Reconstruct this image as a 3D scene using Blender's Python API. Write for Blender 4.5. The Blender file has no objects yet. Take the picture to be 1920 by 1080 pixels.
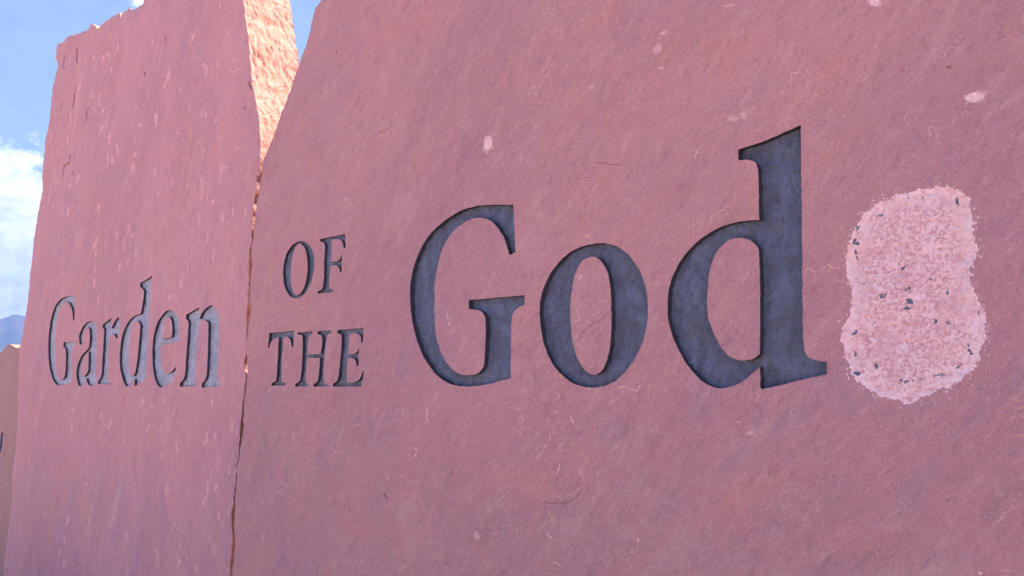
import bpy, bmesh, math, random
import numpy as np
from mathutils import Vector, Matrix, noise
from mathutils.geometry import delaunay_2d_cdt

random.seed(7)
R = math.radians
scene = bpy.context.scene
COL = scene.collection

# ------------------------------------------------------------------ camera
# The wall of slabs stands on the plane y = 0, runs along x, its lettered face looks to -y.
EYE_D, EYE_Z = 1.5, 1.45
F_PX = 1500.0                                   # focal length in pixels of a 1920 px wide frame
d_cam = Vector((-1560, -185, -1500)).normalized()   # world -x seen from the camera
up_cam = Vector((0, 1, -185/1500))
up_cam = (up_cam - up_cam.dot(d_cam)*d_cam).normalized()
ex = -d_cam                                     # world x, y, z axes in camera coordinates
ez = up_cam
ey = ez.cross(ex)
M3 = Matrix((ex, ey, ez))                       # rows: world axes in camera coords -> maps camera to world
cam_data = bpy.data.cameras.new('camera')
cam = bpy.data.objects.new('camera', cam_data)
COL.objects.link(cam)
CAM = Vector((0, -EYE_D, EYE_Z))
cam.matrix_world = Matrix.Translation(CAM) @ M3.to_4x4()
cam_data.sensor_width = 36
cam_data.lens = F_PX/1920*36
cam_data.clip_start = 0.05
cam_data.clip_end = 60000
scene.camera = cam

def ray(px, py):
    return (M3 @ Vector((px-960, 540-py, -F_PX))).normalized()
def on_wall(px, py, y=0.0):
    """wall-plane coordinates (x, z) of a point traced on the lettered face"""
    d = ray(px, py)
    k = (y - CAM.y)/d.y
    return (CAM.x + d.x*k, CAM.z + d.z*k)

# ------------------------------------------------------------------ world, sun, exposure
SUN_EL, SUN_AZ = R(58), R(33)                   # sun stands behind the wall, a little to the right of its normal
sun_dir = Vector((math.sin(SUN_AZ)*math.cos(SUN_EL), math.cos(SUN_AZ)*math.cos(SUN_EL), math.sin(SUN_EL)))
sd = bpy.data.lights.new('sun', 'SUN')
sd.energy = 4.6
sd.angle = R(0.5)
sd.color = (1.0, 0.91, 0.80)
sun = bpy.data.objects.new('sun', sd)
COL.objects.link(sun)
sun.rotation_euler = sun_dir.to_track_quat('Z', 'Y').to_euler()
sun.location = (0, 0, 30)

scene.view_settings.view_transform = 'Standard'
scene.view_settings.look = 'None'
scene.view_settings.exposure = 1.66
scene.view_settings.gamma = 1.0

def nodes_of(tree):
    N, L = tree.nodes, tree.links
    def new(kind, **kw):
        n = N.new(kind)
        for k, v in kw.items():
            if k.startswith('i_'):
                n.inputs[k[2:].replace('_', ' ')].default_value = v
            else:
                setattr(n, k, v)
        return n
    return new, L

world = bpy.data.worlds.new("World")
scene.world = world
world.use_nodes = True
wt = world.node_tree
wt.nodes.clear()
new, L = nodes_of(wt)
def W(a, b, op='MULTIPLY', clamp=False):
    n = new('ShaderNodeMath', operation=op, use_clamp=clamp)
    for i, s in enumerate((a, b)):
        if s is None: continue
        if isinstance(s, (int, float)): n.inputs[i].default_value = s
        else: L.new(s, n.inputs[i])
    return n.outputs[0]
sky = new('ShaderNodeTexSky', sky_type='NISHITA', sun_disc=False)
sky.sun_elevation = SUN_EL
sky.sun_rotation = SUN_AZ
sky.altitude = 1900
sky.air_density = 1.0
sky.dust_density = 1.8
sky.ozone_density = 1.2
tc = new('ShaderNodeTexCoord')
def lobe(px, py, radius, sharp=1.0):
    """soft round region of the sky about one direction"""
    dv = ray(px, py)
    n = new('ShaderNodeVectorMath', operation='DISTANCE')
    L.new(tc.outputs['Generated'], n.inputs[0])
    n.inputs[1].default_value = dv
    m = new('ShaderNodeMapRange', i_From_Min=radius, i_From_Max=radius*(1-sharp), i_To_Min=0.0, i_To_Max=1.0)
    m.interpolation_type = 'SMOOTHSTEP'
    L.new(n.outputs['Value'], m.inputs['Value'])
    return m.outputs[0]
mp = new('ShaderNodeMapping')
mp.inputs['Scale'].default_value = (1, 1, 1.7)
L.new(tc.outputs['Generated'], mp.inputs['Vector'])
n1 = new('ShaderNodeTexNoise', i_Scale=7.0, i_Detail=9.0, i_Roughness=0.6, i_Distortion=0.3)
L.new(mp.outputs[0], n1.inputs['Vector'])
n2 = new('ShaderNodeTexNoise', i_Scale=38.0, i_Detail=8.0, i_Roughness=0.65)
L.new(mp.outputs[0], n2.inputs['Vector'])
# broken cumulus all round the sky, plus the banks seen to the left of the sign
nz = W(W(n1.outputs[0], 0.6), W(n2.outputs[0], 0.4), 'ADD')
bank = W(lobe(-60, 425, 0.15, 0.75), lobe(-40, 590, 0.10, 0.7), 'MAXIMUM')
bank = W(bank, lobe(-380, 500, 0.25, 0.7), 'MAXIMUM')
wisp = W(W(lobe(182, 30, 0.022, 1.0), lobe(255, -4, 0.035, 1.0), "MAXIMUM"), 0.20)
cover = W(W(W(bank, 0.42), wisp, 'MAXIMUM'), nz, 'ADD')
cm = new('ShaderNodeMapRange', i_From_Min=0.625, i_From_Max=0.77)
cm.interpolation_type = 'SMOOTHSTEP'
L.new(cover, cm.inputs['Value'])
# clouds thin out towards the zenith
cmask = W(W(cm.outputs[0], 0.95), 0.10, 'MAXIMUM')      # thin cirrus veil over the whole sky
shade = new('ShaderNodeMapRange', i_From_Min=0.35, i_From_Max=0.62, i_To_Min=0.66, i_To_Max=1.0)
L.new(n2.outputs[0], shade.inputs['Value'])
ccol = new('ShaderNodeVectorMath', operation='SCALE')
ccol.inputs[0].default_value = (8.4, 8.5, 8.9)
L.new(shade.outputs[0], ccol.inputs['Scale'])
mix = new('ShaderNodeMix', data_type='RGBA')
L.new(cmask, mix.inputs['Factor'])
L.new(sky.outputs[0], mix.inputs[6])
L.new(ccol.outputs[0], mix.inputs[7])
bg = new('ShaderNodeBackground', i_Strength=0.080)
L.new(mix.outputs[2], bg.inputs['Color'])
wo = new('ShaderNodeOutputWorld')
L.new(bg.outputs[0], wo.inputs['Surface'])

# ------------------------------------------------------------------ helpers
def tag(o, label=None, cat=None, group=None, kind=None):
    if label: o['label'] = label
    if cat: o['category'] = cat
    if group: o['group'] = group
    if kind: o['kind'] = kind
    return o

def link_mesh(name, verts, faces, mats, fmat=None, smooth=None, parent=None, origin=(0, 0, 0)):
    ox, oy, oz = origin
    me = bpy.data.meshes.new(name)
    me.from_pydata([(x-ox, y-oy, z-oz) for x, y, z in verts], [], faces)
    for m in mats: me.materials.append(m)
    if fmat is not None: me.polygons.foreach_set('material_index', fmat)
    if smooth is None: smooth = [True]*len(faces)
    me.polygons.foreach_set('use_smooth', smooth)
    me.validate()
    me.update()
    o = bpy.data.objects.new(name, me)
    COL.objects.link(o)
    o.location = origin
    if parent is not None:
        o.parent = parent
        o.location = (origin[0]-parent.location[0], origin[1]-parent.location[1], origin[2]-parent.location[2])
    return o

def spline(path, step=3.0):
    """path: points (x, y) or (x, y, 1) for a corner -> closed polyline, smooth between corners"""
    n = len(path)
    P = [np.array(p[:2], float) for p in path]
    C = [len(p) > 2 for p in path]
    out = []
    for i in range(n):
        p1, p2 = P[i], P[(i+1) % n]
        p0 = P[i-1] if not C[i] else p1*2-p2
        p3 = P[(i+2) % n] if not C[(i+1) % n] else p2*2-p1
        m = max(1, int(np.hypot(*(p2-p1))/step))
        # centripetal Catmull-Rom
        t0 = 0.0
        t1 = t0 + max(1e-6, np.hypot(*(p1-p0)))**0.5
        t2 = t1 + max(1e-6, np.hypot(*(p2-p1)))**0.5
        t3 = t2 + max(1e-6, np.hypot(*(p3-p2)))**0.5
        for k in range(m):
            t = t1+(t2-t1)*k/m
            a1 = (t1-t)/(t1-t0)*p0+(t-t0)/(t1-t0)*p1
            a2 = (t2-t)/(t2-t1)*p1+(t-t1)/(t2-t1)*p2
            a3 = (t3-t)/(t3-t2)*p2+(t-t2)/(t3-t2)*p3
            b1 = (t2-t)/(t2-t0)*a1+(t-t0)/(t2-t0)*a2
            b2 = (t3-t)/(t3-t1)*a2+(t-t1)/(t3-t1)*a3
            out.append(tuple((t2-t)/(t2-t1)*b1+(t-t1)/(t2-t1)*b2))
    return out

def frac(poly, amp, depth=3, closed=True, rnd=None):
    """midpoint jitter that roughens a polyline"""
    rnd = rnd or random
    for _ in range(depth):
        out = []
        n = len(poly)
        for i in range(n if closed else n-1):
            a, b = poly[i], poly[(i+1) % n]
            dx, dy = b[0]-a[0], b[1]-a[1]
            l = math.hypot(dx, dy)
            k = rnd.gauss(0, amp)*l
            out += [a, ((a[0]+b[0])/2-dy/(l+1e-9)*k, (a[1]+b[1])/2+dx/(l+1e-9)*k)]
        if not closed: out.append(poly[-1])
        poly = out
    return poly

def resample(poly, step, closed=True):
    out = []
    n = len(poly)
    for i in range(n if closed else n-1):
        a, b = poly[i], poly[(i+1) % n]
        m = max(1, int(math.ceil(math.hypot(b[0]-a[0], b[1]-a[1])/step)))
        for k in range(m):
            out.append((a[0]+(b[0]-a[0])*k/m, a[1]+(b[1]-a[1])*k/m))
    if not closed: out.append(poly[-1])
    return out

def area(poly):
    return 0.5*sum(poly[i-1][0]*poly[i][1]-poly[i][0]*poly[i-1][1] for i in range(len(poly)))

def inside(pts, poly):
    pts = np.asarray(pts); px, py = pts[:, 0], pts[:, 1]
    res = np.zeros(len(pts), bool)
    xs = [p[0] for p in poly]; ys = [p[1] for p in poly]
    cand = np.where((px >= min(xs)) & (px <= max(xs)) & (py >= min(ys)) & (py <= max(ys)))[0]
    if len(cand) == 0: return res
    cx, cy = px[cand], py[cand]
    r = np.zeros(len(cand), bool)
    for i in range(len(poly)):
        x1, y1 = poly[i-1]; x2, y2 = poly[i]
        if y1 == y2: continue
        c = ((y1 > cy) != (y2 > cy)) & (cx < (x2-x1)*(cy-y1)/(y2-y1)+x1)
        r ^= c
    res[cand] = r
    return res

def triangulate(loops, pts):
    """constrained Delaunay over loops (list of polylines) and loose points"""
    V = []; E = []
    for lp in loops:
        b = len(V)
        V += [Vector(p) for p in lp]
        E += [(b+i, b+(i+1) % len(lp)) for i in range(len(lp))]
    V += [Vector(p) for p in pts]
    r = delaunay_2d_cdt(V, E, [], 0, 1e-6)
    return [(v[0], v[1]) for v in r[0]], [tuple(f) for f in r[2]]

def scatter(poly, spacing, keep_off, seed=1):
    """jittered grid of points in a polygon, off the given loop vertices"""
    rs = np.random.RandomState(seed)
    xs = [p[0] for p in poly]; ys = [p[1] for p in poly]
    gx, gy = np.meshgrid(np.arange(min(xs), max(xs), spacing), np.arange(min(ys), max(ys), spacing))
    pts = np.stack([gx.ravel(), gy.ravel()], 1)
    pts += rs.uniform(-0.38, 0.38, pts.shape)*spacing
    pts = pts[inside(pts, poly)]
    cells = {}
    for lp in keep_off:
        for p in lp:
            cells.setdefault((int(p[0]//spacing), int(p[1]//spacing)), []).append(p)
    out = []
    r2 = (0.45*spacing)**2
    for x, y in pts:
        cx, cy = int(x//spacing), int(y//spacing)
        ok = True
        for i in (-1, 0, 1):
            for j in (-1, 0, 1):
                for q in cells.get((cx+i, cy+j), ()):
                    if (q[0]-x)**2+(q[1]-y)**2 < r2: ok = False
        if ok: out.append((x, y))
    return out

def fbm(x, y, z, s, o=3):
    v = 0; a = 1
    for k in range(o):
        v += a*noise.noise((x*s+k*17.3, y*s-k*9.1, z*s+k*5.7))
        a *= 0.5; s *= 2.1
    return v

# ------------------------------------------------------------------ materials
def mat(name):
    m = bpy.data.materials.new(name)
    m.use_nodes = True
    m.node_tree.nodes.clear()
    new, L = nodes_of(m.node_tree)
    out = new('ShaderNodeOutputMaterial')
    bs = new('ShaderNodeBsdfPrincipled')
    L.new(bs.outputs[0], out.inputs['Surface'])
    def val(s, sock):
        if isinstance(s, (int, float, tuple)): sock.default_value = s
        else: L.new(s, sock)
    def math_(a, b, op='MULTIPLY', clamp=False):
        n = new('ShaderNodeMath', operation=op, use_clamp=clamp)
        val(a, n.inputs[0]); val(b, n.inputs[1])
        return n.outputs[0]
    def ramp(s, lo, hi, a=0.0, b=1.0, smooth=True):
        n = new('ShaderNodeMapRange', i_From_Min=lo, i_From_Max=hi, i_To_Min=a, i_To_Max=b)
        if smooth: n.interpolation_type = 'SMOOTHSTEP'
        L.new(s, n.inputs['Value'])
        return n.outputs[0]
    def mixc(f, a, b):
        n = new('ShaderNodeMix', data_type='RGBA')
        val(f, n.inputs['Factor']); val(a, n.inputs[6]); val(b, n.inputs[7])
        return n.outputs[2]
    def noise_(v, scale, detail=6.0, rough=0.6, dist=0.0):
        n = new('ShaderNodeTexNoise', i_Scale=scale, i_Detail=detail, i_Roughness=rough, i_Distortion=dist)
        L.new(v, n.inputs['Vector'])
        return n.outputs[0]
    def coords(rot=(0, 0, 0), scale=(1, 1, 1), loc=(0, 0, 0)):
        t = new('ShaderNodeTexCoord')
        a = new('ShaderNodeMapping')
        a.inputs['Rotation'].default_value = rot
        a.inputs['Location'].default_value = loc
        b = new('ShaderNodeMapping')
        b.inputs['Scale'].default_value = scale
        L.new(t.outputs['Object'], a.inputs['Vector'])
        L.new(a.outputs[0], b.inputs['Vector'])
        return b.outputs[0]
    def bump(h, strength, dist, prev=None):
        n = new('ShaderNodeBump', i_Strength=strength, i_Distance=dist)
        L.new(h, n.inputs['Height'])
        if prev is not None: L.new(prev, n.inputs['Normal'])
        return n.outputs[0]
    return m, bs, L, new, math_, ramp, mixc, noise_, coords, bump

def rgba(r, g, b): return (r, g, b, 1.0)

def stone_material(name, angle, tone, flakes, flecks, seed, aniso=0.4):
    m, bs, L, new, mth, ramp, mixc, nz, coords, bump = mat(name)
    c1, c2, c3, pale = tone
    iso = coords(loc=(seed, seed*0.7, 0))
    grain = coords(rot=(0, angle, 0), scale=(1.0, 1.0, 0.42), loc=(0, 0, seed))     # drawn out along the bedding
    strk = coords(rot=(0, angle, 0), scale=(1.0, 1.0, aniso), loc=(seed, 0, 0))
    big = nz(grain, 1.7, 5, 0.62, 0.5)
    mid = nz(grain, 6.5, 7, 0.62, 0.45)
    hue = nz(coords(rot=(0, angle, 0), scale=(1, 1, .55), loc=(5+seed, 0, 2)), 4.2, 7, 0.68, 1.1)
    sm = nz(strk, 24.0, 6, 0.66, 0.2)
    fine = nz(strk, 75.0, 4, 0.62, 0.15)
    grit = nz(iso, 210.0, 4, 0.75)
    dk = rgba(c2[0]*.66, c2[1]*.64, c2[2]*.74)
    col = mixc(ramp(big, 0.36, 0.64), rgba(*c1), rgba(*c2))
    col = mixc(mth(ramp(hue, 0.50, 0.70), 0.66), col, rgba(*c3))                   # iron-red clouds
    col = mixc(mth(ramp(hue, 0.48, 0.32), 0.60), col, rgba(c2[0]*.86, c2[1]*.93, c2[2]*1.10))   # greyer purple clouds
    col = mixc(mth(ramp(mid, 0.54, 0.74), 0.34), col, rgba(*pale))
    col = mixc(mth(ramp(mid, 0.44, 0.27), 0.28), col, dk)
    col = mixc(mth(ramp(sm, 0.52, 0.72), 0.30), col, rgba(*pale))
    col = mixc(mth(ramp(sm, 0.45, 0.28), 0.38), col, dk)
    col = mixc(mth(ramp(fine, 0.53, 0.70), 0.28), col, rgba(*pale))
    col = mixc(mth(ramp(fine, 0.46, 0.29), 0.38), col, dk)
    col = mixc(mth(ramp(grit, 0.52, 0.68), 0.44), col, rgba(*pale))
    col = mixc(mth(ramp(grit, 0.48, 0.32), 0.52), col, dk)
    # thin pale rims of flaked layers: level lines of a warped noise, only in patches
    fl = nz(coords(rot=(0, angle, 0), scale=(1, 1, .72), loc=(0, 0, seed)), 5.5, 5, 0.56, 1.0)
    patch = ramp(nz(iso, 2.6, 5, 0.62), 0.46, 0.60)
    h_steps = None
    rim = None
    for lev in (0.43, 0.49, 0.545, 0.60):
        dlt = mth(mth(fl, lev, 'SUBTRACT'), 0.0, 'ADD')
        ab = new('ShaderNodeMath', operation='ABSOLUTE'); L.new(dlt, ab.inputs[0])
        r = ramp(ab.outputs[0], 0.0075, 0.0)
        st = ramp(fl, lev-0.004, lev+0.004)
        rim = r if rim is None else mth(rim, r, 'MAXIMUM')
        h_steps = st if h_steps is None else mth(h_steps, st, 'ADD')
    brk = ramp(nz(iso, 17.0, 4), 0.40, 0.58)
    rimm = mth(mth(mth(rim, patch), brk), flakes)
    col = mixc(rimm, col, rgba(pale[0]*1.08, pale[1]*1.02, pale[2]*0.90))
    # small pale flecks and bruises
    vo = new('ShaderNodeTexVoronoi', i_Scale=19.0, i_Randomness=1.0)
    warp = new('ShaderNodeTexNoise', i_Scale=45.0, i_Detail=3.0)
    fk = coords(rot=(0, angle*0.6, 0), scale=(1.5, 1.0, 0.62), loc=(seed*2, 0, 0))
    L.new(fk, warp.inputs['Vector'])
    va = new('ShaderNodeVectorMath', operation='MULTIPLY_ADD')
    L.new(warp.outputs['Color'], va.inputs[0]); va.inputs[1].default_value = (.045, .045, .045); L.new(fk, va.inputs[2])
    L.new(va.outputs[0], vo.inputs['Vector'])
    sep = new('ShaderNodeSeparateColor'); L.new(vo.outputs['Color'], sep.inputs[0])
    size = mth(ramp(sep.outputs[0], 1.0-flecks, 1.0, 0.0, 1.0, False), 0.019*1.6)
    spot = ramp(mth(size, mth(vo.outputs['Distance'], 0.085), 'SUBTRACT'), 0.0, 0.006)
    col = mixc(mth(spot, 0.40), col, rgba(min(1, pale[0]*1.25), pale[1]*1.2, pale[2]*1.15))
    L.new(col, bs.inputs['Base Color'])
    bs.inputs['Roughness'].default_value = 0.78
    bs.inputs['Specular IOR Level'].default_value = 0.3
    b = bump(mid, 0.5, 0.014)
    b = bump(mth(h_steps, patch), 0.7*flakes, 0.0030, b)
    b = bump(sm, 0.5, 0.006, b)
    b = bump(fine, 0.6, 0.0040, b)
    b = bump(grit, 0.6, 0.0024, b)
    L.new(b, bs.inputs['Normal'])
    return m

PINK = ((.525, .262, .272), (.465, .236, .258), (.565, .262, .222), (.66, .41, .40))
M_right = stone_material('red_sandstone_diagonal', R(-42), PINK, 0.62, 0.001, 3.1)
M_left = stone_material('red_sandstone_vertical', R(-11), ((.605, .300, .322), (.535, .264, .290), (.63, .298, .265), (.75, .47, .47)), 0.30, 0.10, 8.4, 0.40)
M_low = stone_material('brown_sandstone', R(-20), ((.44, .250, .225), (.40, .225, .21), (.46, .25, .20), (.54, .36, .33)), 0.3, 0.1, 5.2)

def broken_material():
    m, bs, L, new, mth, ramp, mixc, nz, coords, bump = mat('broken_sandstone')
    s = coords(rot=(R(-13), 0, 0), scale=(1, 1, 0.22))
    a = nz(s, 60.0, 7, 0.68, 0.4)
    g = nz(coords(), 230.0, 4, 0.7)
    pit = nz(coords(rot=(R(-13), 0, 0), scale=(1, 1, .36), loc=(0, 3, 1)), 48.0, 4, 0.6, 0.3)
    col = mixc(ramp(a, .34, .60), rgba(.44, .18, .125), rgba(.62, .31, .235))
    col = mixc(mth(ramp(g, .5, .75), .5), col, rgba(.70, .42, .35))
    L.new(col, bs.inputs['Base Color'])
    bs.inputs['Roughness'].default_value = 0.9
    b = bump(ramp(pit, .33, .43), 0.8, 0.012)
    b = bump(a, 0.60, 0.009, b)
    b = bump(g, 0.5, 0.002, b)
    L.new(b, bs.inputs['Normal'])
    return m
M_broken = broken_material()

def paint_material(name, ca, cb, matt=False):
    m, bs, L, new, mth, ramp, mixc, nz, coords, bump = mat(name)
    v = coords()
    a = nz(coords(scale=(1, 1, .6)), 22.0, 8, 0.70, 0.6)
    f = nz(v, 75.0, 7, 0.68, 0.4)
    k = nz(v, 230.0, 2, 0.5)
    col = mixc(ramp(a, .38, .64), rgba(*ca), rgba(*cb))
    col = mixc(mth(ramp(f, .52, .68), .75), col, rgba(ca[0]*.62, ca[1]*.54, ca[2]*.46))
    col = mixc(mth(ramp(nz(coords(loc=(3, 0, 1)), 9.0, 6, .66, .5), .52, .68), .45), col, rgba(ca[0]*.75, ca[1]*.68, ca[2]*.58))
    col = mixc(mth(ramp(k, .76, .80), .5), col, rgba(.38, .38, .40))
    L.new(col, bs.inputs['Base Color'])
    L.new(ramp(f, .3, .7, .80, .95) if matt else ramp(f, .3, .7, .36, .56), bs.inputs['Roughness'])
    bs.inputs['Specular IOR Level'].default_value = 0.12 if matt else 0.55
    b = bump(a, 0.9, 0.018)
    b = bump(f, 0.8, 0.010, b)
    L.new(b, bs.inputs['Normal'])
    return m
M_paint = paint_material('slate_blue_paint', (.112, .130, .190), (.165, .205, .315))
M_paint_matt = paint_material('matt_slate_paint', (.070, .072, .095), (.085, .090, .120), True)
M_paint_sheen = paint_material('sky_sheen_grey_paint', (.39, .415, .51), (.54, .58, .70))  # paler grey: the sky's grazing sheen is put into the base colour
M_paint_mid = paint_material('mid_slate_paint', (.150, .170, .235), (.22, .25, .345))  # tone between the slate blue and the palest letters

def chip_material(name, lo, hi, bumpk):
    m, bs, L, new, mth, ramp, mixc, nz, coords, bump = mat(name)
    v = coords()
    a = nz(v, 165.0, 4, 0.62, 0.6)
    f = nz(v, 420.0, 3, 0.7)
    b0 = nz(v, 16.0, 5, 0.65, 0.5)
    col = mixc(ramp(a, .36, .60), rgba(*lo), rgba(*hi))
    col = mixc(mth(ramp(b0, .47, .62), .55), col, rgba(lo[0]*1.1, lo[1]*1.22, lo[2]*1.24))
    col = mixc(mth(ramp(nz(v, 46.0, 4, .6, .4), .54, .66), .7), col, rgba(min(1, hi[0]*1.04), hi[1]*1.10, hi[2]*1.12))
    col = mixc(mth(ramp(nz(v, 7.0, 3, .6), .50, .66), .5), col, rgba(hi[0]*.95, hi[1]*.86, hi[2]*.74))
    col = mixc(mth(ramp(f, .55, .8), .5), col, rgba(min(1, hi[0]*1.15), hi[1]*1.2, hi[2]*1.2))
    at = new('ShaderNodeAttribute', attribute_name='dust')          # loose stone powder left along the rim
    col = mixc(mth(mth(at.outputs['Fac'], ramp(nz(v, 60.0, 4, .6), .35, .6)), 0.75), col, rgba(min(1, hi[0]*1.06), hi[1]*1.16, hi[2]*1.16))
    L.new(col, bs.inputs['Base Color'])
    bs.inputs['Roughness'].default_value = 0.85
    b = bump(a, 0.8*bumpk, 0.008)
    b = bump(f, 0.8*bumpk, 0.003, b)
    L.new(b, bs.inputs['Normal'])
    return m
M_patch = chip_material('chiselled_pale_sandstone', (.63, .305, .33), (.93, .64, .67), 0.6)
M_bruise = chip_material('soft_bruise', (.66, .32, .34), (.75, .41, .43), 0.2)
M_faint = chip_material('pale_rubbed_stone', (.58, .31, .315), (.68, .405, .41), 0.4)
M_chip = chip_material('pale_chip', (.72, .44, .44), (.88, .64, .66), 0.4)
M_scratch = chip_material('pale_scratch', (.68, .36, .33), (.78, .47, .44), 0.3)

# ------------------------------------------------------------------ ground, mountains
def ground_material():
    m, bs, L, new, mth, ramp, mixc, nz, coords, bump = mat('red_gravel_ground')
    v = coords()
    a = nz(v, 0.35, 6, 0.6)
    g = nz(v, 60.0, 5, 0.7)
    col = mixc(ramp(a, .35, .65), rgba(.54, .36, .29), rgba(.48, .34, .28))
    col = mixc(mth(ramp(g, .45, .7), .5), col, rgba(.60, .46, .40))
    L.new(col, bs.inputs['Base Color'])
    bs.inputs['Roughness'].default_value = 0.95
    L.new(bump(g, .6, .02), bs.inputs['Normal'])
    return m
gv, gf = [(0, 0, 0)], []
rings = [3, 8, 20, 60, 200, 800, 3000, 12500]
ns = 48
for r in rings:
    for k in range(ns):
        a = 2*math.pi*k/ns
        z = 0 if r < 100 else 0.004*r*0.2*noise.noise((math.cos(a)*2, math.sin(a)*2, r*.01))
        gv.append((r*math.cos(a), r*math.sin(a), z))
for k in range(ns): gf.append((0, 1+k, 1+(k+1) % ns))
for i in range(len(rings)-1):
    b = 1+i*ns
    for k in range(ns):
        k2 = (k+1) % ns
        gf.append((b+k, b+ns+k, b+ns+k2, b+k2))
g = link_mesh('ground', gv, gf, [ground_material()])
tag(g, kind='structure')

def mountain_material():
    m, bs, L, new, mth, ramp, mixc, nz, coords, bump = mat('forested_mountain')
    v = coords()
    a = nz(v, 0.002, 8, 0.65)
    col = mixc(ramp(a, .42, .6), rgba(.05, .07, .05), rgba(.10, .09, .075))
    L.new(col, bs.inputs['Base Color'])
    bs.inputs['Roughness'].default_value = 1.0
    return m
# ridge to the west, about nine kilometres off
mv, mf = [], []
az0 = math.atan2(ray(15, 600).y, ray(15, 600).x)
NA, NR = 260, 26
for i in range(NA):
    a = az0 + R(-34 + 50*i/(NA-1))
    for j in range(NR):
        t = j/(NR-1)
        r = 7200+3600*t
        crest = 560+120*fbm(a*9.0+1.2, 3.3, 0, 1.0, 5)+55*noise.noise((a*75+.4, 1.7, 0))
        edge = min(1.0, i/30, (NA-1-i)/30)
        prof = math.sin(math.pi*min(1, t*1.0))**0.9
        z = -5 + crest*edge*prof + 130*prof*fbm(math.cos(a)*r*.001, math.sin(a)*r*.001, 2.0, 1.3, 5)
        mv.append((r*math.cos(a), r*math.sin(a), z))
for i in range(NA-1):
    for j in range(NR-1):
        b = i*NR+j
        mf.append((b, b+1, b+NR+1, b+NR))
mo = link_mesh('mountains', mv, mf, [mountain_material()])
tag(mo, kind='structure')

# ------------------------------------------------------------------ slab builder
def slab_disp(seed, ang):
    ca, sa = math.cos(ang), math.sin(ang)
    def f(u, v):
        a, b = u*ca+v*sa, -u*sa+v*ca         # a runs along the bedding
        d = 0.007*noise.noise((u*1.1+seed, v*1.1, seed))
        d += 0.0035*noise.noise((a*2.6, b*7.0, seed+3))
        d += 0.0016*noise.noise((a*9, b*24.0, seed+7))
        d += 0.0007*noise.noise((a*30, b*70.0, seed+11))
        return d
    return f

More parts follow.
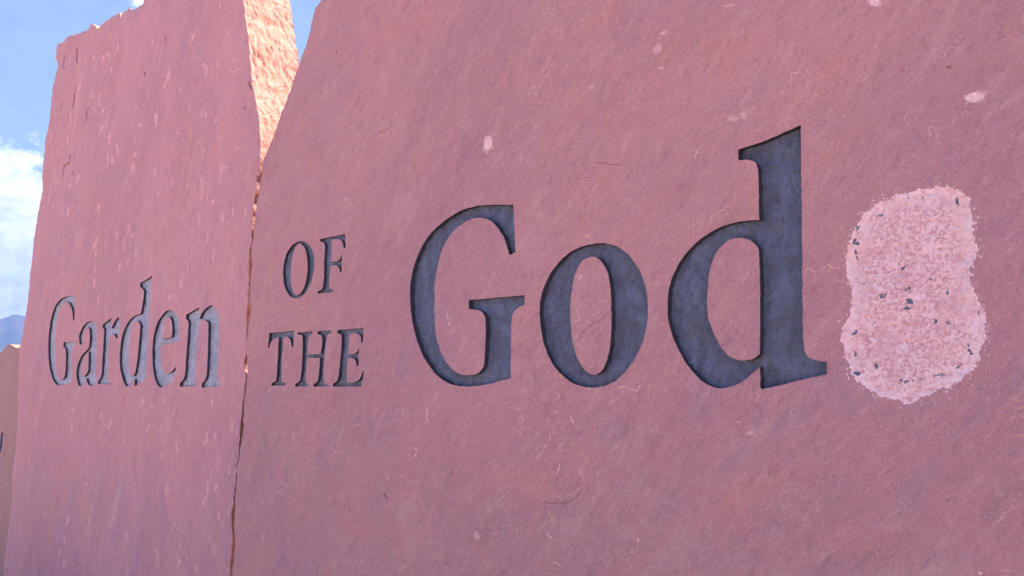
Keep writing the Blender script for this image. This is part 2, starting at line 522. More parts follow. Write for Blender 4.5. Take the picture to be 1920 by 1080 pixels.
def build_slab(outline, thick, disp, mats, spacing, carves, marks, back, rough, nr, label, seed, y0=0.0):
    """outline: closed polygon in wall coordinates. carves: (loops, depth, kind) cut into the face.
    marks: (polygon, material slot) left in the face."""
    if area(outline) < 0: outline = outline[::-1]
    cuts = [l for c in carves for l in c[0]]
    mk = [p for p, s in marks]
    pts = scatter(outline, spacing, [outline]+cuts+mk, seed)
    V, T = triangulate([outline]+cuts+mk, pts)
    A = np.array(V)
    T = [t for t in T]
    cen = np.array([(A[t[0]]+A[t[1]]+A[t[2]])/3 for t in T])
    keep = inside(cen, outline)
    for loops, depth, kind in carves:
        r = np.zeros(len(cen), bool)
        for l in loops: r ^= inside(cen, l)
        keep &= ~r
    slot = np.zeros(len(cen), int)
    for p, s in marks: slot[inside(cen, p)] = s
    rim_n = [0.004+0.006*max(0, noise.noise((u*9, v*9, seed)))+0.003*noise.noise((u*40, v*40, seed+2)) for u, v in outline]
    rimd = {(round(p[0], 5), round(p[1], 5)): d for p, d in zip(outline, rim_n)}
    verts = [(u, y0+disp(u, v)+rimd.get((round(u, 5), round(v, 5)), 0.0), v) for u, v in V]
    faces, fm, sm = [], [], []
    for i, t in enumerate(T):
        if not keep[i]: continue
        a, b, c = (A[k] for k in t)
        if (b[0]-a[0])*(c[1]-a[1])-(b[1]-a[1])*(c[0]-a[0]) < 0: t = t[::-1]
        faces.append(tuple(t)); fm.append(int(slot[i])); sm.append(True)   # normal to -y
    # sides: rings running back from the outline, roughly broken
    n = len(outline)
    base = len(verts)
    nrm = []
    for i in range(n):
        a, b = outline[i-1], outline[(i+1) % n]
        dx, dy = b[0]-a[0], b[1]-a[1]; l = math.hypot(dx, dy)+1e-9
        nrm.append((dy/l, -dx/l))
    for j in range(nr+1):
        t = j/nr
        for i, (u, v) in enumerate(outline):
            y = y0+(disp(u, v)+rim_n[i])*(1-t)+thick*t
            bx, bz = back(u, v, t)
            k = 0.0
            if j > 0:
                k = rough*min(1, j/1.5)*(fbm(u*1.0, (y+v*.23)*1.5, v*0.28, 26, 3)*0.6+0.5*noise.noise((u*60, (y+v*.23)*100, v*24)))
                k = -abs(k)*1.5
            verts.append((u+bx+nrm[i][0]*k, y, v+bz+nrm[i][1]*k))
    for j in range(nr):
        for i in range(n):
            i2 = (i+1) % n
            a, b = base+j*n+i, base+j*n+i2
            faces.append((a, a+n, b+n, b)); fm.append(1); sm.append(True)
    last = base+nr*n
    bv, bt = triangulate([[(verts[last+i][0], verts[last+i][2]) for i in range(n)]], [])
    bo = len(verts)
    bpoly = [(verts[last+i][0], verts[last+i][2]) for i in range(n)]
    bA = np.array(bv)
    bc = np.array([(bA[t[0]]+bA[t[1]]+bA[t[2]])/3 for t in bt])
    ins = inside(bc, bpoly)
    verts += [(x, y0+thick, z) for x, z in bv]
    for i, t in enumerate(bt):
        if ins[i]:
            a, b, c = (bA[k] for k in t)
            if (b[0]-a[0])*(c[1]-a[1])-(b[1]-a[1])*(c[0]-a[0]) > 0: t = t[::-1]
            faces.append(tuple(bo+k for k in t)); fm.append(1); sm.append(True)
    us = [p[0] for p in outline]
    origin = ((min(us)+max(us))/2, y0+thick/2, 0.0)
    # stone-walled cuts (cracks, flaked scars) stay in the slab's own mesh
    for loops, depth, kind in carves:
        if kind == 'stone':
            cv, cf = cut_mesh(loops, depth, disp, y0, spacing*0.8, 0.0006)
            o = len(verts)
            verts += cv
            faces += [tuple(o+k for k in f) for f in cf]; fm += [0]*len(cf); sm += [True]*len(cf)
    ob = link_mesh('stone_slab', verts, faces, mats, fm, sm, None, origin)
    tag(ob, label, 'stone slab', 'upright sandstone slabs of the sign', 'thing')
    return ob

def cut_mesh(loops, depth, disp, y0, spacing, rough, draft=0.0):
    """walls and floor of a recess"""
    verts, faces = [], []
    fl = lambda u, v: y0+disp(u, v)+depth+rough*(noise.noise((u*45, 1.5, v*45))+0.7*noise.noise((u*110, 4.5, v*110)))
    outer = max(loops, key=lambda l: abs(area(l)))
    pts = scatter(outer, spacing, loops, 5)
    if len(loops) > 1:
        P = np.array(pts) if pts else np.zeros((0, 2))
        ok = np.ones(len(P), bool)
        for l in loops:
            if l is not outer: ok &= ~inside(P, l)
        pts = [tuple(p) for p in P[ok]]
    V, T = triangulate(loops, pts)
    A = np.array(V)
    cen = np.array([(A[t[0]]+A[t[1]]+A[t[2]])/3 for t in T])
    r = np.zeros(len(cen), bool)
    for l in loops: r ^= inside(cen, l)
    verts += [(u, fl(u, v), v) for u, v in V]
    for i, t in enumerate(T):
        if not r[i]: continue
        a, b, c = (A[k] for k in t)
        if (b[0]-a[0])*(c[1]-a[1])-(b[1]-a[1])*(c[0]-a[0]) < 0: t = t[::-1]
        faces.append(tuple(t))
    for l in loops:
        ccw = area(l) > 0
        if (l is outer) != ccw: l = l[::-1]
        n = len(l); b = len(verts)
        for u, v in l: verts.append((u, y0+disp(u, v), v))
        for u, v in l: verts.append((u, fl(u, v), v))
        for i in range(n):
            i2 = (i+1) % n
            faces.append((b+i, b+i2, b+n+i2, b+n+i))
    return verts, faces

def zoomed(x0, y0, s, path):
    return [((x0+p[0]/s, y0+p[1]/s)+tuple(p[2:])) for p in path]

def wall_loop(path, step_px, step_m, y=0.0, jitter=0.0):
    lp = [on_wall(px, py, y) for px, py in spline(path, step_px)]
    lp = resample(lp, step_m)
    if jitter:
        lp = [(u+jitter*noise.noise((u*70, v*70, 1.1)), v+jitter*noise.noise((u*70, v*70, 8.8))) for u, v in lp]
    return lp

# ------------------------------------------------------------------ lettering (outlines on the face)
Zg = (60, 500, 4.321); Zt = (490, 420, 3.376); ZG = (760, 370, 2.92); Zo = (990, 440, 3.6); Zd = (1220, 220, 2.0)
LET = []
def letter(slab, ch, z, *loops): LET.append((slab, ch, [zoomed(*z, l) for l in loops]))
letter('L', 'G', Zg, [(310,238),(358,241,1),(352,330),(343,440,1),(336,436,1),(333,385),(323,330),(303,297),(280,286),(252,300),(226,345),(206,420),(194,520),(188,620),(187,730),(192,820),(205,885),(225,914),(245,914),(262,900),(270,868),(276,690),(272,662),(255,648,1),(255,612,1),(351,606,1),(351,638,1),(332,658),(323,690),(317,932,1),(298,945),(258,957),(215,960),(190,945),(165,905),(145,840),(135,750),(132,650),(138,540),(152,440),(175,360),(205,300),(240,260),(278,242)])
letter('L', 'a', Zg, [(385,628,1),(382,575),(394,525),(420,480),(450,450),(478,440),(506,450),(518,480),(522,530),(519,700),(516,850),(520,893),(530,905,1),(515,940),(490,963),(465,962),(448,940),(441,905,1),(425,942),(402,965),(380,965),(365,930),(358,880),(362,820),(378,765),(405,715),(440,680),(463,650,1),(467,600),(468,540),(462,500),(450,490),(432,505),(418,540),(410,590),(406,632,1)],
       [(461,688,1),(430,722),(408,762),(396,810),(394,850),(403,883),(420,890),(438,876),(455,846,1)])
letter('L', 'r', Zg, [(568,470,1),(641,416,1),(641,500,1),(654,470),(672,434),(695,410,1),(708,418),(716,450),(712,520),(690,582,1),(674,568),(658,548),(640,550),(630,575),(618,640),(612,780),(608,885),(616,925),(636,945,1),(632,955,1),(530,950,1),(534,928),(552,902),(561,862),(572,700),(579,560),(581,510),(568,492,1)])
letter('L', 'd', Zg, [(971,72,1),(962,200),(950,400),(940,600),(932,780),(924,870),(934,884,1),(918,915),(838,970,1),(838,912,1),(810,945),(785,970),(765,970),(745,940),(725,880),(713,800),(712,720),(718,640),(732,560),(755,490),(790,430),(825,400),(880,382,1),(890,330),(906,195),(897,180),(875,165,1),(875,130,1),(925,106)],
       [(845,440),(815,460),(799,520),(790,600),(783,700),(786,800),(800,870),(820,886),(838,870,1),(855,780),(868,640),(880,480,1),(865,448)])
letter('L', 'e', Zg, [(1120,352),(1155,365),(1180,410),(1192,480),(1195,560),(1190,606,1),(1048,636,1),(1045,700),(1048,770),(1060,830),(1085,862),(1110,862),(1140,845),(1166,806,1),(1162,850),(1140,910),(1105,955),(1065,978),(1035,975),(1010,940),(990,870),(980,780),(978,690),(985,600),(1000,520),(1025,445),(1060,390),(1090,362)],
       [(1056,586,1),(1135,572,1),(1139,520),(1135,460),(1122,415),(1105,402),(1085,420),(1070,460),(1060,520)])
letter('L', 'n', Zg, [(1245,390,1),(1351,328,1),(1354,422,1),(1375,380),(1405,340),(1440,315),(1466,318),(1490,350),(1508,410),(1515,480),(1510,600),(1503,780),(1498,890),(1503,928),(1514,938,1),(1510,966,1),(1374,980,1),(1375,946,1),(1395,925),(1408,890),(1418,760),(1424,600),(1426,500),(1422,455),(1405,435),(1385,430),(1362,442),(1351,475),(1342,560),(1335,700),(1325,850),(1322,910),(1331,940,1),(1326,966,1),(1200,973,1),(1204,942,1),(1229,912),(1240,870),(1250,720),(1260,560),(1265,465),(1258,435),(1245,424,1)])
letter('R', 'O', Zt, [(255,110),(290,118),(320,150),(337,210),(340,270),(330,330),(310,390),(280,440),(245,465),(210,468),(180,450),(155,405),(142,345),(140,290),(147,240),(165,185),(195,140),(225,117)],
       [(245,125),(275,145),(291,190),(297,240),(296,300),(287,360),(269,415),(245,443),(221,448),(206,430),(195,390),(191,330),(193,270),(201,210),(215,160),(230,135)])
letter('R', 'F', Zt, [(375,96,1),(536,64,1),(537,152,1),(526,152,1),(518,112),(500,98),(470,98),(450,104,1),(446,242,1),(488,236),(501,224),(515,187,1),(512,306,1),(502,305,1),(494,275),(474,262),(442,264,1),(432,398),(440,413),(459,412,1),(456,432,1),(359,441,1),(361,426,1),(385,415),(395,395),(404,200),(405,132),(397,117),(375,111,1)])
letter('R', 'T', Zt, [(50,690,1),(204,676,1),(208,676,1),(204,780,1),(195,779,1),(185,735),(165,716),(138,716,1),(128,976),(135,1000),(153,1008,1),(150,1022,1),(62,1023,1),(65,1008,1),(88,995),(95,975),(108,720,1),(85,725),(64,742),(49,785,1),(41,783,1)])
letter('R', 'H', Zt, [(232,686,1),(324,680,1),(321,696,1),(302,706),(296,730),(290,826,1),(380,824,1),(386,722),(378,702),(356,696,1),(357,680,1),(446,673,1),(442,690,1),(423,700),(415,722),(402,978),(408,1004),(430,1013,1),(428,1027,1),(335,1029,1),(337,1014,1),(360,1000),(368,975),(375,846,1),(289,848,1),(280,978),(285,1004),(298,1012,1),(295,1027,1),(212,1028,1),(215,1013,1),(240,995),(248,970),(262,730),(257,706),(235,699,1)])
letter('R', 'E', Zt, [(485,672,1),(649,658,1),(646,749,1),(636,748,1),(630,710),(610,692),(562,694,1),(556,826,1),(597,822),(610,810),(624,776,1),(620,900,1),(610,899,1),(600,860),(584,849),(553,850,1),(545,975),(550,1000),(590,1002),(625,985),(650,931,1),(658,934,1),(641,1028,1),(459,1028,1),(463,1011,1),(485,995),(495,970),(512,720),(509,702),(487,690,1)])
letter('R', 'G', ZG, [(590,40,1),(599,298,1),(575,314,1),(563,310,1),(551,255),(530,205),(500,160),(460,125),(410,112),(360,118),(300,150),(245,205),(205,275),(178,370),(162,470),(158,570),(162,690),(180,790),(210,870),(255,935),(310,970),(365,972),(405,960),(428,930),(437,880),(440,690),(436,655),(425,632),(400,618),(349,610,1),(349,563,1),(651,535,1),(651,588,1),(610,608),(588,635),(580,680),(575,990,1),(540,1000),(470,1020),(390,1033),(320,1035),(250,1020),(190,985),(140,930),(95,855),(62,770),(40,680),(28,580),(30,480),(45,390),(75,300),(120,220),(180,155),(250,100),(320,65),(400,45),(480,40)])
letter('R', 'o', Zo, [(470,58),(540,62),(610,85),(680,140),(735,215),(775,300),(797,390),(805,490),(798,600),(775,700),(735,800),(680,890),(610,965),(540,1010),(460,1030),(380,1028),(300,1005),(230,955),(170,885),(125,800),(95,700),(78,600),(74,510),(82,430),(105,350),(140,275),(185,210),(240,150),(310,100),(390,70)],
       [(430,148),(470,160),(505,195),(535,260),(550,350),(557,450),(558,560),(555,660),(545,760),(525,850),(490,920),(440,945),(400,935),(360,895),(325,830),(300,740),(288,640),(282,540),(285,440),(297,340),(320,250),(355,185),(395,155)])
letter('R', 'd', Zd, [(565,28,1),(566,200),(568,400),(571,600),(573,830),(578,875),(592,900),(615,910),(660,916,1),(660,963,1),(418,1020,1),(410,1015,1),(410,935,1),(375,965),(335,995),(290,1012),(250,1015),(210,1002),(165,965),(120,905),(85,835),(66,770),(62,720),(64,660),(80,600),(110,540),(155,485),(210,440),(280,405),(340,390),(408,385,1),(404,200),(398,174),(380,163),(330,160,1),(330,122,1),(440,85),(520,50)],
       [(330,452),(370,460),(400,485),(407,520),(410,700),(410,888,1),(385,905),(340,912),(300,900),(265,865),(235,810),(217,760),(210,710),(212,640),(220,580),(238,520),(262,485),(290,462)])

def letter_loops(which):
    out = []
    for slab, ch, paths in LET:
        if slab == which:
            out.append((ch, [wall_loop(p, 2.0, 0.012, 0.0, 0.0012) for p in paths]))
    return out

def make_letters(slab, items, depth, disp, y0=0.0):
    for ch, loops in items:
        big = slab['big'] and ch in 'God'
        dp = depth if big else depth*0.68
        v, f = cut_mesh(loops, dp, disp, y0, 0.0085, 0.0030 if big else 0.0018)
        us = [p[0] for p in loops[0]]; vs = [p[1] for p in loops[0]]
        o = link_mesh('letter', v, f, [M_paint_sheen if not slab['big'] else M_paint_mid if ch in 'OFTHE' else M_paint, M_paint_matt], None, None, slab, (sum(us)/len(us), y0+depth, min(vs)))
        o['label'] = ('large ' if slab['big'] and ch in 'God' else '') + 'carved and blue grey painted letter %s' % ch
        # side walls keep a crisp rim
        me = o.data
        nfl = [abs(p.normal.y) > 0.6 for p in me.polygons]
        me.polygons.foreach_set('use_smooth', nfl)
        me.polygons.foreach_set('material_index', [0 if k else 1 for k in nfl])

def blob(px, py, rx, ry, rot=0.0, n=14, rough=0.25, seed=0):
    rnd = random.Random(seed*31+int(px)*7+int(py))
    pts = []
    for k in range(n):
        a = 2*math.pi*k/n
        r = 1+rnd.uniform(-rough, rough)
        x, y = rx*r*math.cos(a), ry*r*math.sin(a)
        pts.append((px+x*math.cos(rot)-y*math.sin(rot), py+x*math.sin(rot)+y*math.cos(rot)))
    return [on_wall(*p) for p in pts]

def stroke(pts, width, seed=0, rag=0.4):
    """thin ragged sliver along a line traced on the face"""
    rnd = random.Random(seed*17+int(pts[0][0])*3+int(pts[0][1]))
    line = frac([tuple(p) for p in pts], 0.10, 2, False, rnd)
    n = len(line)
    Lft, Rgt = [], []
    for i, p in enumerate(line):
        a, b = line[max(0, i-1)], line[min(n-1, i+1)]
        dx, dy = b[0]-a[0], b[1]-a[1]; l = math.hypot(dx, dy)+1e-9
        t = i/(n-1)
        w = width*0.5*(0.25+0.75*math.sin(math.pi*min(1, t*0.9+0.08)))*(1+rnd.uniform(-rag, rag))
        Lft.append((p[0]-dy/l*w, p[1]+dx/l*w)); Rgt.append((p[0]+dy/l*w, p[1]-dx/l*w))
    return [on_wall(*p) for p in Lft+Rgt[::-1]]

def dashes(pts, width):
    """a scratch or flake rim: jagged, of changing width, broken here and there"""
    rnd = random.Random(int(pts[0][0])*5+int(pts[0][1]))
    line = frac([tuple(p) for p in pts], 0.17, 4, False, rnd)
    out, i = [], 0
    while i < len(line)-2:
        k = rnd.randint(7, 22)
        seg = line[i:i+k+1]
        if len(seg) > 3 and rnd.random() < 0.85:
            w = width*rnd.uniform(0.5, 1.2)
            n = len(seg)
            up, dn = [], []
            for q in range(n):
                a, b = seg[max(0, q-1)], seg[min(n-1, q+1)]
                dx, dy = b[0]-a[0], b[1]-a[1]; l = math.hypot(dx, dy)+1e-9
                hw = 0.5*w*(0.12+math.sin(math.pi*(q+.3)/(n-.4)))*rnd.uniform(.5, 1.3)
                up.append((seg[q][0]-dy/l*hw, seg[q][1]+dx/l*hw)); dn.append((seg[q][0]+dy/l*hw, seg[q][1]-dx/l*hw))
            out.append([on_wall(*p) for p in up+dn[::-1]])
        i += k+rnd.randint(0, 2)
    return out

# ------------------------------------------------------------------ left slab
def rough_line(px_pts, amp, depth, seed):
    rnd = random.Random(seed)
    return frac([on_wall(*p) for p in px_pts], amp, depth, False, rnd)

left_edge = [(105,90),(103,108),(107,124),(98,160),(92,220),(82,270),(78,330),(79,360),(70,400),(63,450),(55,530),(52,560),(42,620),(35,655),(33,700),(32,760),(28,830),(20,900),(17,950),(8,1020),(4,1080)]
top_edge = [(105,90),(112,79),(125,70),(145,62),(158,57),(175,47),(195,38),(212,28),(222,22),(240,15),(258,12),(268,4),(274,-10),(300,-30),(350,-62),(400,-78),(438,-62)]
right_edge = [(438,-62),(448,-40),(455,0),(460,40),(466,90),(472,150),(480,200),(485,235),(487,262),(487,290),(484,330),(480,362),(474,400),(469,440),(466,480),(465,520),(463,560),(460,600),(458,660),(456,720),(451,770),(445,830),(440,880),(437,930),(433,990),(428,1080)]
le = rough_line(left_edge, 0.035, 2, 1)
te = rough_line(top_edge, 0.10, 3, 2)
re = rough_line(right_edge[:9], 0.035, 3, 3)[:-1] + rough_line(right_edge[8:], 0.055, 4, 13)
ul, ur = le[-1][0], re[-1][0]
outL = le[::-1][:-1] + te[:-1] + re + [(ur+0.02, -0.12), (ul-0.03, -0.12)]
outL = resample(outL, 0.010)
dispL = slab_disp(2.0, R(82))
lettersL = letter_loops('L')
carL = [(lp, 0.017, 'paint') for ch, lp in lettersL]
for k, (pts, w) in enumerate([([(144,88),(143,105),(144,120)], 3.0), ([(142,160),(139,185),(137,203)], 2.2), ([(121,100),(119,115),(124,132)], 1.8),
        ([(168,200),(162,215),(157,232)], 1.8), ([(116,190),(112,205)], 1.8), ([(131,288),(130,305),(118,320),(116,333)], 2.4), ([(135,320),(134,330)], 1.6),
        ([(310,68),(309,80)], 2.0), ([(468,150),(472,168)], 3.0), ([(272,135),(270,141)], 2.4), ([(463,198),(459,208)], 2.0)]):
    carL.append(([stroke(pts, w*1.0, k)], 0.008, 'stone'))
markL = []
rnd = random.Random(12)
def clear_of(p, items, pad=0.0):
    q = np.array([p])
    return not any(inside(q, lp[0])[0] for ch, lp in items)
boxesL = [(min(p[0] for p in lp[0]), max(p[0] for p in lp[0]), min(p[1] for p in lp[0]), max(p[1] for p in lp[0])) for ch, lp in lettersL]
def boxhit(poly, boxes, pad=0.01):
    x0, x1 = min(p[0] for p in poly)-pad, max(p[0] for p in poly)+pad
    z0, z1 = min(p[1] for p in poly)-pad, max(p[1] for p in poly)+pad
    return any(x0 < b[1] and x1 > b[0] and z0 < b[3] and z1 > b[2] for b in boxes)
ok_l = []
for k in range(130):                                       # pale vertical bruises on the left slab
    py = rnd.uniform(90, 1060); px = rnd.uniform(120, 440)
    if px < 130 and py < 200: continue
    h, w, sl = rnd.uniform(5, 26), rnd.uniform(1.5, 5.0), rnd.uniform(-.05, .35)
    p = stroke([(px, py), (px-sl*h*.4+rnd.uniform(-1.5, 1.5), py+h*.5), (px-sl*h, py+h)], w, k, 0.7)
    if boxhit(p, boxesL): continue
    markL.append((p, 2))
for pts, w in [([(366,62),(358,78)], 2), ([(309,150),(306,172)], 2), ([(430,115),(452,112)], 2), ([(428,132),(456,130)], 1.8), ([(415,305),(424,316),(430,314)], 2.5),
               ([(440,275),(455,279)], 2), ([(376,262),(375,270)], 2.2), ([(331,250),(337,250)], 2.4)]:
    markL.append((stroke(pts, w), 3))
def backL(u, v, t):
    return (0.0, 0.0)
slabL = build_slab(outL, 0.235, dispL, [M_left, M_broken, M_bruise, M_scratch], 0.026, carL, markL, backL, 0.0105, 34,
                   'tall sandstone slab carved with the word Garden, its jagged top stepping down leftwards', 21)
slabL['big'] = 0
make_letters(slabL, lettersL, 0.017, dispL)

# ------------------------------------------------------------------ right slab
r_left = [(700,-210),(640,-80),(600,0),(588,15),(582,40),(578,62),(570,85),(565,100),(552,140),(540,175),(527,210),(513,250),(501,280),(493,300),(489,330),(484,364),(478,402),(474,440),(471,480),(469,520),(468,560),(465,600),(462,660),(460,720),(456,770),(450,830),(444,880),(441,930),(438,990),(434,1080)]
r_left = [(x-(1.6 if y > 450 else 0), y) for x, y in r_left]
rl = rough_line(r_left[:14], 0.022, 3, 9)[:-1] + rough_line(r_left[13:], 0.050, 4, 19)
ub = rl[-1][0]
outR = rl + [(ub+0.03, -0.12), (1.35, -0.12), (1.42, 1.2), (1.33, 2.3), (1.18, 3.05)]
topR = frac([(1.18, 3.05), (0.7, 3.22), (0.1, 3.38), (-0.6, 3.42), (-1.3, 3.36), rl[0]], 0.04, 4, False, random.Random(4))
outR = resample(outR[:-1] + topR[:-1], 0.02)
dispR = slab_disp(9.0, R(42))
lettersR = letter_loops('R')
carR = [(lp, 0.016, 'paint') for ch, lp in lettersR]
# the defaced last letter: a chiselled pale patch, outline in photo pixels
Zs = (1540, 320, 2.25)
patch_px = zoomed(*Zs, [(370,90),(440,78),(500,72),(550,75),(600,95),(625,130),(632,190),(640,240),(652,290),(662,345),(645,380),(628,420),(625,470),(650,510),(675,555),(690,610),(695,670),(685,730),(665,790),(645,840),(610,870),(555,900),(500,920),(450,945),(400,970),(365,988),(330,970),(270,955),(215,935),(170,900),(130,860),(110,810),(95,750),(85,690),(98,645),(108,628),(133,590),(130,560),(125,500),(110,440),(105,380),(115,320),(135,260),(165,210),(200,170),(240,140),(300,110)])
patch = wall_loop(patch_px, 4.0, 0.006)
patch = [(u+0.004*noise.noise((u*50, v*50, 3))+0.0055*noise.noise((u*170, v*170, 9)), v+0.004*noise.noise((u*50, v*50, 6))+0.0055*noise.noise((u*170, v*170, 12))) for u, v in resample(patch, 0.003)]
patch = frac(patch, 0.20, 1, True, random.Random(3))
carR.append(([patch], 0.0, 'patch'))
# thin flaked scars with a real step
for k, (pts, w) in enumerate([([(1081,634),(1092,622),(1107,613),(1122,603),(1138,590)], 1.2), ([(1020,958),(1023,940),(1035,945),(1055,946),(1073,938),(1085,925),(1100,915)], 1.2)]):
    carR.append(([stroke(pts, w, k)], 0.003, 'stone'))      # lower lips of flaked-off layers
for k, (pts, w) in enumerate([([(632,90),(632,103)], 2.0), ([(736,233),(728,240),(715,246),(701,258)], 1.6), ([(668,273),(659,287)], 1.8), ([(798,0),(797,8)], 2.0), ([(1113,303),(1130,305),(1148,309),(1160,309),(1170,306)], 2.2), ([(1083,336),(1098,333),(1110,334)], 1.4)]):
    carR.append(([stroke(pts, w*.65, k)], 0.0025, 'stone'))
for c in [(1779,126,4,2.6), (725,930,3,6)]:
    carR.append(([blob(c[0], c[1], c[2], c[3], -0.5, 12, .3)], 0.004, 'stone'))
markR = []
boxesR = [(min(p[0] for p in lp[0]), max(p[0] for p in lp[0]), min(p[1] for p in lp[0]), max(p[1] for p in lp[0])) for ch, lp in lettersR]
for c in [(1827,182,20,11,-.15), (1640,4,11,8,0), (1233,92,9,13,.6), (914,268,8,16,.15), (1375,222,12,7,.2), (1395,218,7,8,0), (1246,62,10,4,-.5), (1240,128,7,4,0), (1108,163,5,6,.5),
          (893,1005,8,10,0), (1405,812,11,5,-.3), (1367,12,14,3,-.1), (1838,1075,4,3,0), (963,575,0.1,0.1,0)]:
    if c[2] < 1: continue
    markR.append((frac(blob(c[0], c[1], c[2]*(1.1 if c[0] in (1827, 1640, 914) else .8), c[3]*(1.1 if c[0] in (1827, 1640, 914) else .8), c[4], 16, 0.3, 3), .12, 2, True, rnd), 4))
    if c[0] in (1827, 1640, 914, 1838): markR.append((frac(blob(c[0], c[1], c[2]*.85, c[3]*.85, c[4], 16, 0.12, 5), .06, 2, True, rnd), 2))
for pts, w in [([(757,762),(755,788)], 2.6), ([(806,763),(805,795)], 2.6), ([(761,804),(762,806)], 3.0), ([(1035,805),(1018,838),(1000,862)], 2.2), ([(1054,825),(1053,848)], 2.0), ([(1049,868),(1040,892)], 3.0),
               ([(1068,778),(1080,797)], 2.4), ([(1092,872),(1096,910)], 2.4), ([(1022,1000),(1040,1016)], 2.6), ([(1035,1054),(1048,1062)], 2.6), ([(1197,1010),(1190,1025),(1182,1040)], 4),
               ([(1040,735),(1052,752)], 2), ([(1096,438),(1107,446)], 3.0), ([(1504,514),(1540,508),(1572,506)], 1.6), ([(1548,508),(1580,500)], 1.2), ([(1085,524),(1091,515)], 5.0),
               ([(840,585),(846,600),(842,612)], 3.5), ([(775,838),(785,842),(782,860)], 2.2), ([(617,842),(628,846),(635,850)], 2.0), ([(490,845),(497,835)], 2.4), ([(516,808),(518,812)], 3),
               ([(1157,742),(1140,735),(1165,726),(1185,730),(1205,720),(1220,712)], 1.8), ([(1137,760),(1165,730)], 1.5), ([(1413,752),(1428,738)], 1.5),
               ([(975,735),(985,730),(990,745),(978,758),(990,738)], 1.8), ([(948,772),(965,766),(980,764)], 1.5), ([(973,792),(982,778)], 2.5),
               ([(1742,258),(1740,246),(1750,238),(1768,240),(1790,226),(1808,210),(1822,214),(1830,230)], 1.6), ([(1748,118),(1770,106),(1795,92),(1802,80)], 1.3),
               ([(1300,268),(1302,300),(1310,260)], 1.4), ([(1430,205),(1460,180),(1480,165),(1510,138)], 1.2),
               ([(1850,560),(1870,540),(1905,530)], 1.3), ([(1330,420),(1350,395),(1372,388)], 1.2),
               ([(1870,980),(1890,960),(1915,950)], 1.6), 
               ([(1076,606),(1084,600),(1093,598),(1103,606),(1112,596),(1123,584),(1138,574)], 1.6), ([(1030,930),(1050,934),(1070,926),(1085,914)], 1.2),
               ([(1115,540),(1140,520),(1160,500),(1172,470),(1188,402)], 0.0)]:
    if w: markR += [(q, 3) for q in dashes(pts, w)]
rnd = random.Random(5)
for k in range(60):                                       # scattered small pale nicks
    px, py = rnd.uniform(520, 1900), rnd.uniform(20, 1060)
    a = rnd.uniform(-1.4, 0.2); l = rnd.uniform(2, 9)
    p = stroke([(px, py), (px+l*math.cos(a)*.5, py+l*math.sin(a)*.5+rnd.uniform(-1, 1)), (px+l*math.cos(a), py+l*math.sin(a))], rnd.uniform(0.8, 1.9), k)
    if boxhit(p, boxesR) or (1540 < px < 1880 and 320 < py < 780): continue
    markR.append((p, 3))
for k in range(330):                                      # crumbs of pale stone scattered round the chiselled patch
    q = patch[rnd.randrange(len(patch))]
    off = abs(rnd.gauss(0, 0.008))+0.002
    a = rnd.uniform(0, 2*math.pi)
    c = (q[0]+off*math.cos(a), q[1]+off*math.sin(a)*1.2)
    if inside(np.array([c]), patch)[0]: continue
    s = rnd.uniform(0.0004, 0.0022)*(1 if off < .012 else .6)
    poly = [(c[0]+s*rnd.uniform(.5, 1.4)*math.cos(t*1.0472), c[1]+s*rnd.uniform(.5, 1.4)*math.sin(t*1.0472)) for t in range(6)]
    if inside(np.array(poly), patch).any(): continue
    markR.append((poly, 2))
def backR(u, v, t):
    # unseen undercut of the left end, shaped to let sun into the joint
    if u < -1.2: return ((0.008+0.17*max(min(1, max(0, (noise.noise((0.3, v*5.0, 7.7))-0.12)*5)), min(1, max(0, (v-2.28)/0.22))))*t*min(1, (-1.2-u)/0.3), 0)
    return (0, 0)
slabR = build_slab(outR, 0.235, dispR, [M_right, M_broken, M_chip, M_scratch, M_faint], 0.024, carR, markR, backR, 0.012, 10,
                   'large red sandstone slab in front, carved OF THE God with its last letter chiselled away', 33)
slabR['big'] = 1
make_letters(slabR, lettersR, 0.016, dispR)

# chiselled patch: dense lumpy surface with crumbs of paint left in its pits
pts = scatter(patch, 0.0042, [patch], 8)
specks_px = zoomed(*Zs, [(575,135),(250,187),(155,245),(148,300),(143,335),(148,370),(218,365),(345,410),(362,494),(262,530),(378,552),(366,585),(478,634),(535,645),(535,515),(138,690),(140,775),(150,857),(232,832),(357,890),(335,888),(385,886),(420,880),(500,862),(580,825),(625,765),(622,738),(662,600),(180,476),(372,118),(425,115),(462,458)])
sp_size = [(7,20,-.5),(10,5,0),(6,24,.5),(12,12,0),(6,14,0),(6,9,0),(4,10,.3),(8,8,0),(11,10,0),(12,8,0),(14,10,0),(16,8,0),(8,9,0),(6,9,0),(6,12,-.3),(9,12,0),(4,12,0),(14,9,-.3),(6,18,-.4),(10,9,0),(5,8,0),(4,6,0),(10,3,0),(26,6,-.3),(14,7,-.8),(10,9,0),(4,7,0),(4,10,0),(6,4,0),(4,4,0),(4,4,0),(6,4,0)]
loops = [patch]; polys = []
for (px, py), (rx, ry, ro) in zip(specks_px, sp_size):
    n = 1 if rx*ry < 40 else 4
    for q in range(n):
        jx, jy = (rnd.uniform(-.8, .8)*rx/2.25, rnd.uniform(-.8, .8)*ry/2.25) if n > 1 else (0, 0)
        k = rnd.uniform(.3, .65) if n > 1 else .9
        polys.append(blob(px+jx, py+jy, rx/2.25*k*1.1, ry/2.25*k*1.1, ro, 12, 0.6, q))
V, T = triangulate(loops+polys, pts)
A = np.array(V)
cen = np.array([(A[t[0]]+A[t[1]]+A[t[2]])/3 for t in T])
keep = inside(cen, patch)
slot = np.zeros(len(cen), int)
for p in polys: slot[inside(cen, p)] = 1
bset = {}
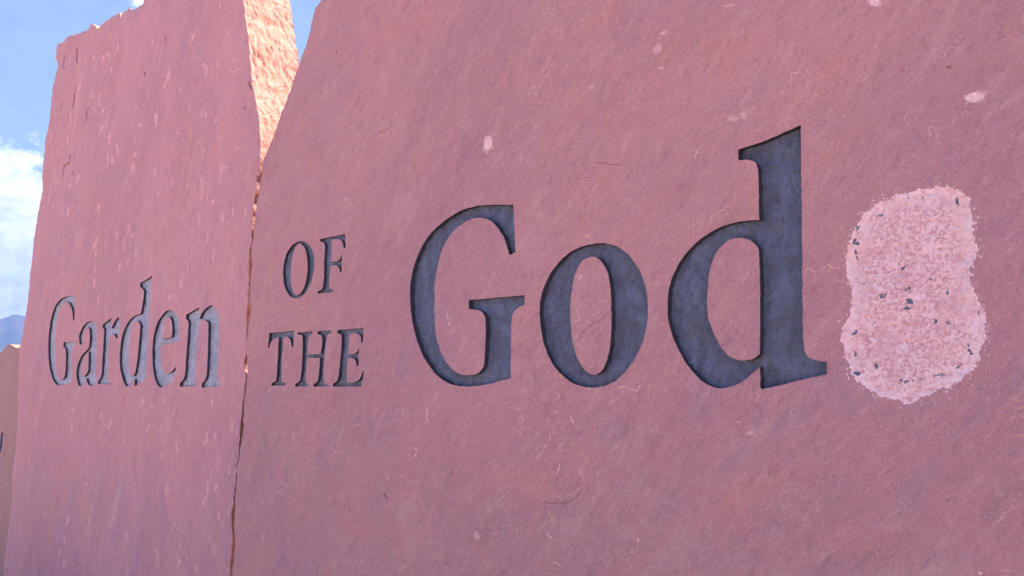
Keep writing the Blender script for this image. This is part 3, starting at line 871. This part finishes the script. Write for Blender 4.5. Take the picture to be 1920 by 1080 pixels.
for p in patch: bset[(round(p[0], 5), round(p[1], 5))] = 1
ppt = np.array(patch)
vv = []; dust = []
for u, v in V:
    d = float(np.min(np.hypot(ppt[:, 0]-u, ppt[:, 1]-v)))
    w = min(1.0, d/0.008)
    lump = 0.0024*noise.noise((u*62, 0, v*62))+0.0016*noise.noise((u*130, 5, v*130))+0.004*noise.noise((u*14, 2, v*14))
    dust.append(max(0.0, 1-d/0.035))
    vv.append((u, dispR(u, v)-0.001*w+w*lump+0.0035*w, v))
ff, fm = [], []
for i, t in enumerate(T):
    if not keep[i]: continue
    a, b, c = (A[k] for k in t)
    if (b[0]-a[0])*(c[1]-a[1])-(b[1]-a[1])*(c[0]-a[0]) < 0: t = t[::-1]
    ff.append(tuple(t)); fm.append(int(slot[i]))
pc = (sum(p[0] for p in patch)/len(patch), 0.0, min(p[1] for p in patch))
po = link_mesh('chiselled_patch', vv, ff, [M_patch, M_paint], fm, None, slabR, pc)
at = po.data.attributes.new('dust', 'FLOAT', 'POINT')
if len(po.data.vertices) == len(dust): at.data.foreach_set('value', dust)
po['label'] = 'pale rough patch where the last letter was chiselled off'

# ------------------------------------------------------------------ low slab farther along
YL = 0.16
def lw(px, py): return on_wall(px, py, YL)
a, b = lw(36, 655), lw(0, 660)
u_r = a[0]+0.35
top = frac([(u_r, a[1]), (a[0], a[1]), (b[0], b[1]), (b[0]-0.6, b[1]-0.02), (b[0]-1.5, b[1]+0.03), (b[0]-2.6, b[1]-0.05)], 0.05, 4, False, random.Random(6))
outW = resample(top + [(b[0]-2.7, -0.12), (u_r+0.02, -0.12)], 0.03)
dispW = slab_disp(5.0, R(20))
stem = [(3,812,1),(6.5,810,1),(6,824),(4.5,838),(1,850,1),(-5,851,1),(-2,846),(0.5,836),(2,824)]
stem = resample([lw(*p) for p in spline(stem, 3)], 0.02)
carW = [([stem], 0.014, 'paint')]
slabW = build_slab(outW, 0.3, dispW, [M_low, M_broken, M_chip, M_scratch], 0.05, carW, [], backL, 0.012, 6,
                   'low brownish stone slab farthest left, seen just past the edge of the tall slab', 44, YL)
slabW['big'] = 0
v, f = cut_mesh([stem], 0.014, dispW, YL, 0.03, 0.002)
link_mesh('letter', v, f, [M_paint], None, None, slabW, (stem[0][0], YL, stem[0][1]))['label'] = 'narrow carved dark letter stroke'
for s in (slabL, slabR, slabW): del s['big']

# ------------------------------------------------------------------ air
HAZE = True
if HAZE:
    bpy_v = [(sx*13000, sy*13000, z) for z in (-40, 1500) for sx, sy in ((-1, -1), (1, -1), (1, 1), (-1, 1))]
    hf = [(3, 2, 1, 0), (4, 5, 6, 7), (0, 1, 5, 4), (1, 2, 6, 5), (2, 3, 7, 6), (3, 0, 4, 7)]
    hm = bpy.data.materials.new('air')
    hm.use_nodes = True
    hm.node_tree.nodes.clear()
    new, L = nodes_of(hm.node_tree)
    out = new('ShaderNodeOutputMaterial')
    pv = new('ShaderNodeVolumePrincipled')
    pv.inputs['Color'].default_value = (.24, .42, 1.0, 1)
    pv.inputs['Density'].default_value = 0.00011
    pv.inputs['Anisotropy'].default_value = 0.2
    L.new(pv.outputs[0], out.inputs['Volume'])
    h = link_mesh('haze', bpy_v, hf, [hm], None, [False]*6)
    tag(h, kind='stuff')
